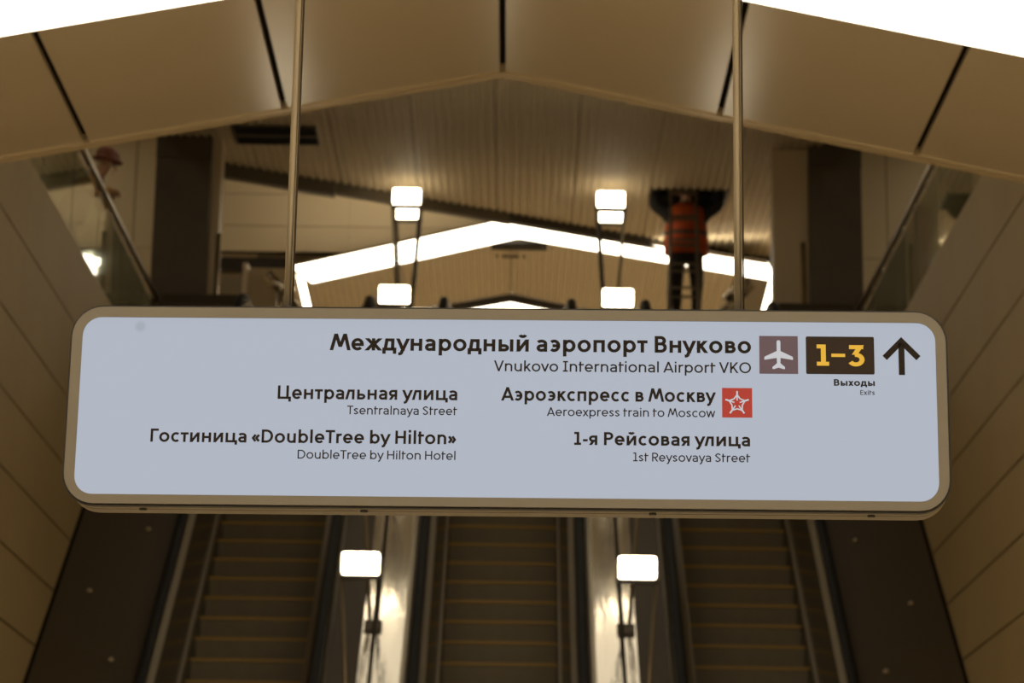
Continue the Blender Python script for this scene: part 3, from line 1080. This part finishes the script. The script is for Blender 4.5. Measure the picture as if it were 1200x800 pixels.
    if ch == 'В':
        W = .64
        m_ = .53
        up_ = [(h, 1 - h), (W * .5, 1 - h)] + arc(W * .5, (1 - h + m_) / 2, W * .43 - h, (1 - h - m_) / 2, 90, -90, 10) + [(h, m_)]
        lo_ = [(h, m_), (W * .53, m_)] + arc(W * .53, (m_ + h) / 2, W * .47 - h, (m_ - h) / 2, 90, -90, 10) + [(h, h)]
        return [[(h, 0), (h, 1)], up_, lo_], W, S, Rb
    if ch == 'Ц':
        W = .74
        return [[(h, 1), (h, h), (W - h, h), (W - h, 1)], [(W - h, h), (W + .07, h), (W + .07, -.2)]], W + .07 + h, S, .01
    if ch == 'Г':
        W = .54
        return [[(h, 0), (h, 1 - h), (W, 1 - h)]], W, S, .0
    if ch in 'РR':
        W = .62
        b = [(h, 1 - h), (W * .5, 1 - h)] + arc(W * .5, .70, W * .5 - h, .30 - h, 90, -90, 12) + [(h, .40 + h)]
        r = [[(h, 0), (h, 1)], b]
        if ch == 'R':
            r.append(D_((W * .45, .44), (W - h, 0), 0, .44))
        return r, W, S, .04
    if ch == 'V':
        W = .78
        return [D_((.06, 1), (W / 2, .03), 0, 1), D_((W - .06, 1), (W / 2, .03), 0, 1)], W, .01, .01
    if ch == 'I':
        W = .40
        return [[(W / 2, 0), (W / 2, 1)], [(0, h), (W, h)], [(0, 1 - h), (W, 1 - h)]], W, .06, .06
    if ch == 'K':
        W = .66
        return [[(h, 0), (h, 1)], D_((h + .04, .38), (W - h - .02, 1), 0, 1), D_((W * .36, .57), (W - h, 0), 0, .62)], W, S, D
    if ch == 'O':
        W = .94
        return [arc(W / 2, .5, W / 2 - h, .508 - h, 0, 360, 32)], W, .06, .06
    if ch == 'T':
        W = .64
        return [[(0, 1 - h), (W, 1 - h)], [(W / 2, 0), (W / 2, 1)]], W, .02, .0
    if ch == 'D':
        W = .78
        return [[(h, 0), (h, 1)], [(h, 1 - h), (W * .42, 1 - h)] + arc(W * .42, .5, W * .58 - h, .5 - h, 90, -90, 18) + [(h, h)]], W, S, .06
    if ch == 'H':
        W = .72
        return [[(h, 0), (h, 1)], [(W - h, 0), (W - h, 1)], [(h, .51), (W - h, .51)]], W, S, S
    if ch == 'E':
        W = .54
        return [[(W, 1 - h), (h, 1 - h), (h, h), (W, h)], [(h, .51), (W * .92, .51)]], W, S, .05
    if ch == '1':
        W = .46
        return [[(.0, 1 - h), (W * .54, 1 - h), (W * .54, 0)], [(0, h), (W, h)]], W, .06, .06
    if ch == '3':
        W = .62
        return [[(.03, 1 - h), (W * .93, 1 - h)], D_((W * .80, 1.0), (W * .40, .56), .55, 1), arc(W * .46, .32, W * .54 - h, .32 - h, 100, -150, 22)], W, .06, .06
    if ch == '-':
        W = .32
        return [[(0, .36), (W, .36)]], W, .06, .06
    if ch == '–':
        W = .50
        return [[(0, .47), (W, .47)]], W, .05, .06
    if ch in '«»':
        W = .50
        r = []
        for k in (0, .23):
            if ch == '«':
                r.append([(k + .22, .60), (k + .05, .35), (k + .22, .10)])
            else:
                r.append([(k + .05, .60), (k + .22, .35), (k + .05, .10)])
        return r, W, .04, .04
    raise ValueError(ch)


def clip_poly(poly, lo, hi):
    for sign_, lim in ((1, lo), (-1, -hi)):
        outp = []
        for i in range(len(poly)):
            a, b = poly[i], poly[(i + 1) % len(poly)]
            da, db = sign_ * a[1] - lim, sign_ * b[1] - lim
            if da >= 0:
                outp.append(a)
            if (da >= 0) != (db >= 0):
                t = da / (da - db)
                outp.append((a[0] + (b[0] - a[0]) * t, a[1] + (b[1] - a[1]) * t))
        poly = outp
        if not poly:
            return poly
    return poly


def stroke_polys(stroke, w):
    h = w / 2
    if stroke and stroke[0] == 'd':
        _, p, q, lo, hi = stroke
        dx, dy = q[0] - p[0], q[1] - p[1]
        ln = math.hypot(dx, dy)
        ux, uy = dx / ln, dy / ln
        e = w
        p = (p[0] - ux * e, p[1] - uy * e)
        q = (q[0] + ux * e, q[1] + uy * e)
        nx, ny = -uy * h, ux * h
        poly = clip_poly([(p[0] + nx, p[1] + ny), (q[0] + nx, q[1] + ny), (q[0] - nx, q[1] - ny), (p[0] - nx, p[1] - ny)], lo, hi)
        return [poly] if len(poly) > 2 else []
    pts = [stroke[0]]
    for p in stroke[1:]:
        if math.hypot(p[0] - pts[-1][0], p[1] - pts[-1][1]) > 1e-4:
            pts.append(p)
    closed = math.hypot(pts[0][0] - pts[-1][0], pts[0][1] - pts[-1][1]) < 1e-3 and len(pts) > 8
    if closed:
        pts = pts[:-1]
    n = len(pts)
    L, Rr = [], []
    for i in range(n):
        def unit(a, b):
            d = math.hypot(b[0] - a[0], b[1] - a[1])
            return ((b[0] - a[0]) / d, (b[1] - a[1]) / d)
        u0 = unit(pts[i - 1], pts[i]) if (i > 0 or closed) else None
        u1 = unit(pts[i], pts[(i + 1) % n]) if (i < n - 1 or closed) else None
        if u0 is None:
            u0 = u1
        if u1 is None:
            u1 = u0
        nx, ny = -(u0[1] + u1[1]), u0[0] + u1[0]
        k = math.hypot(nx, ny)
        nx, ny = nx / k, ny / k
        c = max(.45, nx * -u0[1] + ny * u0[0])
        L.append((pts[i][0] + nx * h / c, pts[i][1] + ny * h / c))
        Rr.append((pts[i][0] - nx * h / c, pts[i][1] - ny * h / c))
    k = n if closed else n - 1
    return [[L[i], L[(i + 1) % n], Rr[(i + 1) % n], Rr[i]] for i in range(k)]


YP = -.0072                     # print lies just proud of the face


def text_mesh(text, x0, x1, z0, cap, w):
    polys, pen = [], 0.0
    first_ = True
    for ch in text:
        strokes, W, lb, rb = glyph(ch, w)
        if first_:
            lb = 0
            first_ = False
        pen += lb
        for s_ in strokes:
            for p in stroke_polys(s_, w):
                polys.append([(a + pen, b) for a, b in p])
        pen += W + rb
        last = rb
    total = pen - last
    mb = MB()
    sx = (x1 - x0) / total
    for i, p in enumerate(polys):
        n = len(p)
        y = YP - .00004 * (i % 4)
        mb.add([(x0 + a * sx, y, z0 + b * cap) for a, b in p], [tuple(range(n))])
    return mb, sx / cap


def flat(polys, y=YP):
    mb = MB()
    for p in polys:
        mb.add([(a, y, b) for a, b in p], [tuple(range(len(p)))])
    return mb


LINES = [
    ('Международный аэропорт Внуково', -.3673, .4952, .1147, .0341, .182, M_INK),
    ('Vnukovo International Airport VKO', -.0304, .4948, .0743, .0220, .136, M_INKL),
    ('Центральная улица', -.4724, -.1044, .0143, .0275, .172, M_INK),
    ('Tsentralnaya Street', -.3290, -.1040, -.0160, .0177, .13, M_INKL),
    ('Гостиница «DoubleTree by Hilton»', -.7294, -.1060, -.0748, .0267, .172, M_INK),
    ('DoubleTree by Hilton Hotel', -.4270, -.1055, -.1062, .0178, .13, M_INKL),
    ('Аэроэкспресс в Москву', -.0139, .4213, .0146, .0274, .176, M_INK),
    ('Aeroexpress train to Moscow', .0791, .4212, -.0158, .0176, .13, M_INKL),
    ('1-я Рейсовая улица', .1352, .4917, -.0738, .0264, .176, M_INK),
    ('1st Reysovaya Street', .2550, .4915, -.1057, .0177, .13, M_INKL),
    ('Выходы', .6630, .7461, .0502, .0134, .195, M_INK),
    ('Exits', .7163, .7458, .0321, .0097, .14, M_INKL),
]
for (s_, x0, x1, z0, cap, w, mt_) in LINES:
    mb, ratio = text_mesh(s_, x0, x1, z0, cap, w)
    mb.build('lettering', mt_, face)

# airport pictogram: white plane on a mauve square
sq = flat([[(.5119, .0734), (.5907, .0734), (.5907, .1508), (.5119, .1508)]]).build('airport_square', M_MAUVE, face)
cxp, czp, k = .5513, .1121, .0776
halfp = [(0, .385), (.035, .38), (.05, .34), (.05, .10), (.37, -.05), (.38, -.12), (.36, -.13), (.05, -.08), (.045, -.22), (.165, -.32), (.165, -.37), (.13, -.375), (0, -.335)]
poly = [(a, b) for a, b in halfp]
q = flat([[(cxp + a * k, czp + b * k) for a, b in poly], [(cxp - a * k, czp + b * k) for a, b in poly]], YP - .0004)
q.build('plane_symbol', M_PALE, sq)
# exit numbers
bx_ = flat([[(a, b) for a, b in rrect(.607, .7462, .0736, .1504, .003, 3)]]).build('exit_number_box', M_BOX, face)
mb, _ = text_mesh('1', .6290, .6540, .0907, .0433, .185)
mb.build('numeral', M_YELLOW, bx_)
mb, _ = text_mesh('3', .6935, .7262, .0897, .0435, .19)
mb.build('numeral', M_YELLOW, bx_)
flat([[(.6588, .1087), (.6868, .1087), (.6868, .1154), (.6588, .1154)]], YP).build('dash', M_YELLOW, bx_)
for ch_ in list(bx_.children):
    ch_.location.y = -.0006
# arrow pointing up
ax, tip, bot = .8016, .1506, .0730
q = flat([[(ax - .0062, bot), (ax + .0062, bot), (ax + .0062, tip - .012), (ax - .0062, tip - .012)],
          [(ax, tip), (ax - .0387, tip - .0387), (ax - .0300, tip - .0474), (ax, tip - .0174)],
          [(ax, tip), (ax, tip - .0174), (ax + .0300, tip - .0474), (ax + .0387, tip - .0387)]])
q.build('arrow', M_INK, face)
# express train emblem: red square with a five-armed star of lines
es = flat([[(.4354, -.0160), (.4966, -.0160), (.4966, .0440), (.4354, .0440)]]).build('train_square', M_RED, face)
cxe, cze, re = .4660, .0128, .0245
pl = []
for i in range(5):
    a = 90 + 72 * i

    def P(r, da):
        return (cxe + re * r * math.cos(R(a + da)), cze + re * r * math.sin(R(a + da)))
    for da in (-36, 36):
        pl += stroke_polys([P(.70, 0), P(.45, da * 1.0)], .0027)
    pl += stroke_polys([P(1.02, 0), P(.62, 0)], .0034)
    pl += stroke_polys([P(.66, 0), P(.30, 0)], .0026)
    pl += [[P(.34, 0), P(.24, 16), P(.24, -16)]]
flat(pl, YP - .0005).build('star_symbol', M_PALE, es)

# ================================================================== PEOPLE AND LADDER
M_SKIN = mat('skin', (0.42, 0.24, 0.14), 0.6)
M_HAIR = mat('dark_hair', (0.02, 0.014, 0.01), 0.7)
M_JACKET = mat('black_jacket', (0.014, 0.012, 0.012), 0.8)
M_TROUSERS = mat('dark_trousers', (0.018, 0.015, 0.014), 0.8)
M_BOOT = mat('boots', (0.012, 0.01, 0.008), 0.6)
M_VEST = mat('orange_vest', (0.55, 0.085, 0.012), 0.65, 0.0, 0.15, 9.0)
M_BAND = mat('grey_reflective_band', (0.10, 0.085, 0.07), 0.5)
M_OCHRE = mat('ochre_sleeves', (0.40, 0.22, 0.06), 0.8)
M_HELMET = mat('orange_helmet', (0.15, 0.034, 0.008), 0.6)


def skin_body(name, joints, bones, mats, parent):
    """joints: name -> ((x,y,z), radius_x, radius_y); bones: (a, b, material index)."""
    names = list(joints)
    idx = {n_: i for i, n_ in enumerate(names)}
    me = bpy.data.meshes.new(name + '_skeleton')
    me.from_pydata([joints[n_][0] for n_ in names], [(idx[a], idx[b]) for a, b, _ in bones], [])
    ob = bpy.data.objects.new(name, me)
    col.objects.link(ob)
    md = ob.modifiers.new('skin', 'SKIN')
    md.use_smooth_shade = True
    for i, n_ in enumerate(names):
        sv = me.skin_vertices[0].data[i]
        sv.radius = joints[n_][1:]
        sv.use_root = (n_ == 'pelvis')
    sb = ob.modifiers.new('subsurf', 'SUBSURF')
    sb.levels = sb.render_levels = 2
    dg = bpy.context.evaluated_depsgraph_get()
    res = bpy.data.meshes.new_from_object(ob.evaluated_get(dg))
    res.name = name
    bpy.data.objects.remove(ob)
    for mt_ in mats:
        res.materials.append(mt_)
    segs = [(Vector(joints[a][0]), Vector(joints[b][0]), i) for a, b, i in bones]
    for p in res.polygons:
        c = p.center
        best, bi = 1e9, 0
        for a, b, i in segs:
            ab = b - a
            t = max(0, min(1, (c - a).dot(ab) / max(1e-9, ab.length_squared)))
            d = (c - (a + ab * t)).length
            if d < best:
                best, bi = d, i
        p.material_index = bi
        p.use_smooth = True
    return link(name, res, None, parent)


def add_hand(J, B, side, wrist, direction, palm_n, mi):
    """Palm and five separate bent fingers beyond the wrist joint."""
    d = Vector(direction).normalized()
    n_ = Vector(palm_n).normalized()
    lat = d.cross(n_).normalized()
    w0 = Vector(J[wrist][0])
    J[side + 'palm'] = (tuple(w0 + d * .055), .03, .018)
    B.append((wrist, side + 'palm', mi))
    for k, (off, ln) in enumerate(((-.030, .062), (-.010, .074), (.010, .070), (.030, .055))):
        a = w0 + d * .092 + lat * off
        b = a + d * ln * .55 + n_ * .012
        c = b + d * ln * .3 + n_ * .03
        for q, pnt in enumerate((a, b, c)):
            J['%sf%d%d' % (side, k, q)] = (tuple(pnt), .0095, .0095)
        B.append((side + 'palm', '%sf%d0' % (side, k), mi))
        B.append(('%sf%d0' % (side, k), '%sf%d1' % (side, k), mi))
        B.append(('%sf%d1' % (side, k), '%sf%d2' % (side, k), mi))
    a = w0 + d * .045 - lat * .045
    b = a + d * .035 - lat * .018 + n_ * .015
    J[side + 't0'] = (tuple(a), .011, .011)
    J[side + 't1'] = (tuple(b), .010, .010)
    B.append((side + 'palm', side + 't0', mi))
    B.append((side + 't0', side + 't1', mi))


def loft(name, rings, material, parent, n=20, th=.008):
    """rings: (cx, cy, cz, rx, ry); open tube wall with thickness, like cloth."""
    q = MB()
    vs_ = []
    for (cx, cy, cz, rx, ry) in rings:
        for i in range(n):
            a = 2 * math.pi * i / n
            vs_.append((cx + rx * math.cos(a), cy + ry * math.sin(a), cz))
    for (cx, cy, cz, rx, ry) in rings:
        for i in range(n):
            a = 2 * math.pi * i / n
            vs_.append((cx + (rx - th) * math.cos(a), cy + (ry - th) * math.sin(a), cz))
    k = len(rings)
    fs = []
    for j in range(k - 1):
        for i in range(n):
            a, b = j * n + i, j * n + (i + 1) % n
            fs.append((a, b, b + n, a + n))
            fs.append((k * n + a, k * n + a + n, k * n + b + n, k * n + b))
    for j in (0, k - 1):
        for i in range(n):
            a, b = j * n + i, j * n + (i + 1) % n
            fs.append((a, b, k * n + b, k * n + a))
    return q.add(vs_, fs).build(name, material, parent, True)


def face_parts(head, fwd, parent):
    """nose, eyes, mouth and ears on the head joint, looking along fwd."""
    f = Vector(fwd).normalized()
    c = Vector(head)
    l = Vector((0, 0, 1)).cross(f).normalized()
    u = f.cross(l)
    q = MB().tube(c + f * .085 + u * .02, c + f * .112 - u * .022, .009, 8, .016)
    q.build('nose', M_SKIN, parent, True)
    for s in (-1, 1):
        MB().tube(c + f * .08 + l * s * .034 + u * .02, c + f * .093 + l * s * .034 + u * .02, .012, 8, .006).build('eye', M_HAIR, parent, True)
    MB().tube(c + f * .085 - l * .025 - u * .055, c + f * .085 + l * .025 - u * .055, .007, 8).build('mouth', mat('lips', (.3, .12, .08), .6), parent, True)
    for s in (-1, 1):
        MB().tube(c + l * s * .078, c + l * s * .096 - f * .01, .026, 8, .018).build('ear', M_SKIN, parent, True)


# ---- worker on the ladder, head and hands up in the hatch, facing the viewer
wk = empty('person', (2.13, 40.72, 9.33), 'worker in orange vest standing on a ladder with head in the ceiling hatch', 'person')
J, B = {}, []
J['pelvis'] = ((0, 0, .93), .19, .12)
J['spine'] = ((0, -.01, 1.12), .20, .12)
J['chest'] = ((0, -.01, 1.32), .22, .13)
J['neck'] = ((0, -.005, 1.50), .055, .055)
J['head'] = ((0, -.02, 1.62), .082, .095)
J['crown'] = ((0, -.005, 1.71), .07, .08)
B += [('pelvis', 'spine', 0), ('spine', 'chest', 0), ('chest', 'neck', 0), ('neck', 'head', 2), ('head', 'crown', 3)]
for s, n_ in ((-1, 'l'), (1, 'r')):
    J[n_ + 'hip'] = ((s * .12, 0, .86), .12, .115)
    J[n_ + 'knee'] = ((s * .125, -.06, .47), .082, .082)
    J[n_ + 'ankle'] = ((s * .115, .0, .09), .045, .05)
    J[n_ + 'toe'] = ((s * .125, -.15, .045), .04, .035)
    B += [('pelvis', n_ + 'hip', 1), (n_ + 'hip', n_ + 'knee', 1), (n_ + 'knee', n_ + 'ankle', 1), (n_ + 'ankle', n_ + 'toe', 4)]
    J[n_ + 'shoulder'] = ((s * .24, 0, 1.42), .095, .095)
    J[n_ + 'elbow'] = ((s * .39, -.04, 1.45), .095, .095)
    J[n_ + 'wrist'] = ((s * .36, -.06, 1.74), .05, .05)
    B += [('chest', n_ + 'shoulder', 0), (n_ + 'shoulder', n_ + 'elbow', 0), (n_ + 'elbow', n_ + 'wrist', 0)]
    add_hand(J, B, n_, n_ + 'wrist', (-s * .2, 0, 1), (0, -1, 0), 2)
skin_body('body', J, B, [M_JACKET, M_TROUSERS, M_SKIN, M_HAIR, M_BOOT], wk)
face_parts((0, -.02, 1.62), (0, -1, .25), wk)
vest = loft('vest', [(0, 0, .87, .27, .19), (0, 0, 1.06, .268, .182), (0, -.005, 1.2, .255, .175), (0, -.01, 1.34, .25, .17), (0, -.005, 1.43, .235, .15), (0, 0, 1.50, .12, .10)], M_VEST, wk)
loft('reflective_band', [(0, 0, 1.10, .269, .184), (0, 0, 1.145, .266, .182)], M_BAND, vest)
loft('reflective_band', [(0, 0, 1.24, .259, .18), (0, 0, 1.28, .257, .178)], M_BAND, vest)

# ---- folding ladder under the hatch
lad = empty('step_ladder', (2.08, 40.28, UF), 'tall aluminium folding ladder carrying the worker under the hatch', 'ladder')
M_ALU = mat('dull_aluminium', (0.13, 0.10, 0.06), 0.5, 0.3)
top = 3.01
for (yb, nm) in ((-.62, 'front'), (.72, 'rear')):
    for s in (-1, 1):
        xb, xt = s * .20, s * .15
        a, b = Vector((xb, yb, 0)), Vector((xt, .02 if yb < 0 else .06, top))
        q = MB()
        q.hexa([a + Vector((-.014, -.03, 0)), a + Vector((.014, -.03, 0)), a + Vector((.014, .03, 0)), a + Vector((-.014, .03, 0)),
                b + Vector((-.014, -.03, 0)), b + Vector((.014, -.03, 0)), b + Vector((.014, .03, 0)), b + Vector((-.014, .03, 0))])
        q.build('rail', M_ALU, lad)
    for kx in range(1, 10):
        t_ = kx * .30 / top
        y = yb + ((.02 if yb < 0 else .06) - yb) * t_
        x = .20 - .05 * t_
        MB().box(-x, x, y - .022, y + .022, kx * .30 - .012, kx * .30 + .012).build('rung', M_ALU, lad)
MB().box(-.17, .17, -.03, .11, top - .02, top + .01).build('top_cap', M_ALU, lad)

# ---- worker leaning on the left glass balustrade
wl = empty('person', (-4.33, 33.0, UF), 'worker in orange helmet leaning on the left upper handrail', 'person')
J, B = {}, []
J['pelvis'] = ((0, 0, .93), .13, .11)
J['spine'] = ((.06, 0, 1.10), .125, .10)
J['chest'] = ((.17, 0, 1.26), .13, .13)
J['neck'] = ((.29, 0, 1.40), .055, .055)
J['head'] = ((.36, 0, 1.50), .09, .08)
J['crown'] = ((.365, 0, 1.59), .075, .07)
B += [('pelvis', 'spine', 0), ('spine', 'chest', 0), ('chest', 'neck', 0), ('neck', 'head', 2), ('head', 'crown', 2)]
for s, n_ in ((-1, 'l'), (1, 'r')):
    J[n_ + 'hip'] = ((-.01, s * .10, .86), .095, .095)
    J[n_ + 'knee'] = ((.03, s * .11, .47), .062, .062)
    J[n_ + 'ankle'] = ((-.04, s * .115, .085), .045, .05)
    J[n_ + 'toe'] = ((.11, s * .125, .04), .035, .04)
    B += [('pelvis', n_ + 'hip', 1), (n_ + 'hip', n_ + 'knee', 1), (n_ + 'knee', n_ + 'ankle', 1), (n_ + 'ankle', n_ + 'toe', 4)]
    J[n_ + 'shoulder'] = ((.21, s * .19, 1.32), .075, .075)
    J[n_ + 'elbow'] = ((.30, s * .30, 1.12), .056, .056)
    J[n_ + 'wrist'] = ((.42, s * .14, 1.235), .036, .036)
    B += [('chest', n_ + 'shoulder', 3), (n_ + 'shoulder', n_ + 'elbow', 3), (n_ + 'elbow', n_ + 'wrist', 3)]
    add_hand(J, B, n_, n_ + 'wrist', (.5, -s * .8, 0), (0, 0, -1), 2)
skin_body('body', J, B, [M_JACKET, M_TROUSERS, M_SKIN, M_OCHRE, M_BOOT], wl)
face_parts((.36, 0, 1.50), (1, 0, -.25), wl)
q = MB()
prof = [(.135, 0), (.137, .012), (.118, .016), (.116, .06), (.10, .10), (.07, .128), (.035, .14), (.0, .142)]
n = 20
vs_, fs = [], []
for j, (r, z) in enumerate(prof):
    for i in range(n):
        a = 2 * math.pi * i / n
        rx = r * (1.12 if j < 2 else 1.05)
        vs_.append((.375 + rx * math.cos(a), r * math.sin(a), 1.545 + z - .18 * rx * math.cos(a)))
for j in range(len(prof) - 1):
    for i in range(n):
        fs.append((j * n + i, j * n + (i + 1) % n, (j + 1) * n + (i + 1) % n, (j + 1) * n + i))
fs.append(tuple(range(n))[::-1])
q.add(vs_, fs).build('helmet', M_HELMET, wl, True)
loft('vest', [(.0, 0, .93, .165, .19), (.04, 0, 1.05, .16, .185), (.12, 0, 1.2, .165, .19), (.20, 0, 1.33, .15, .17), (.25, 0, 1.40, .10, .11)], M_HELMET, wl)
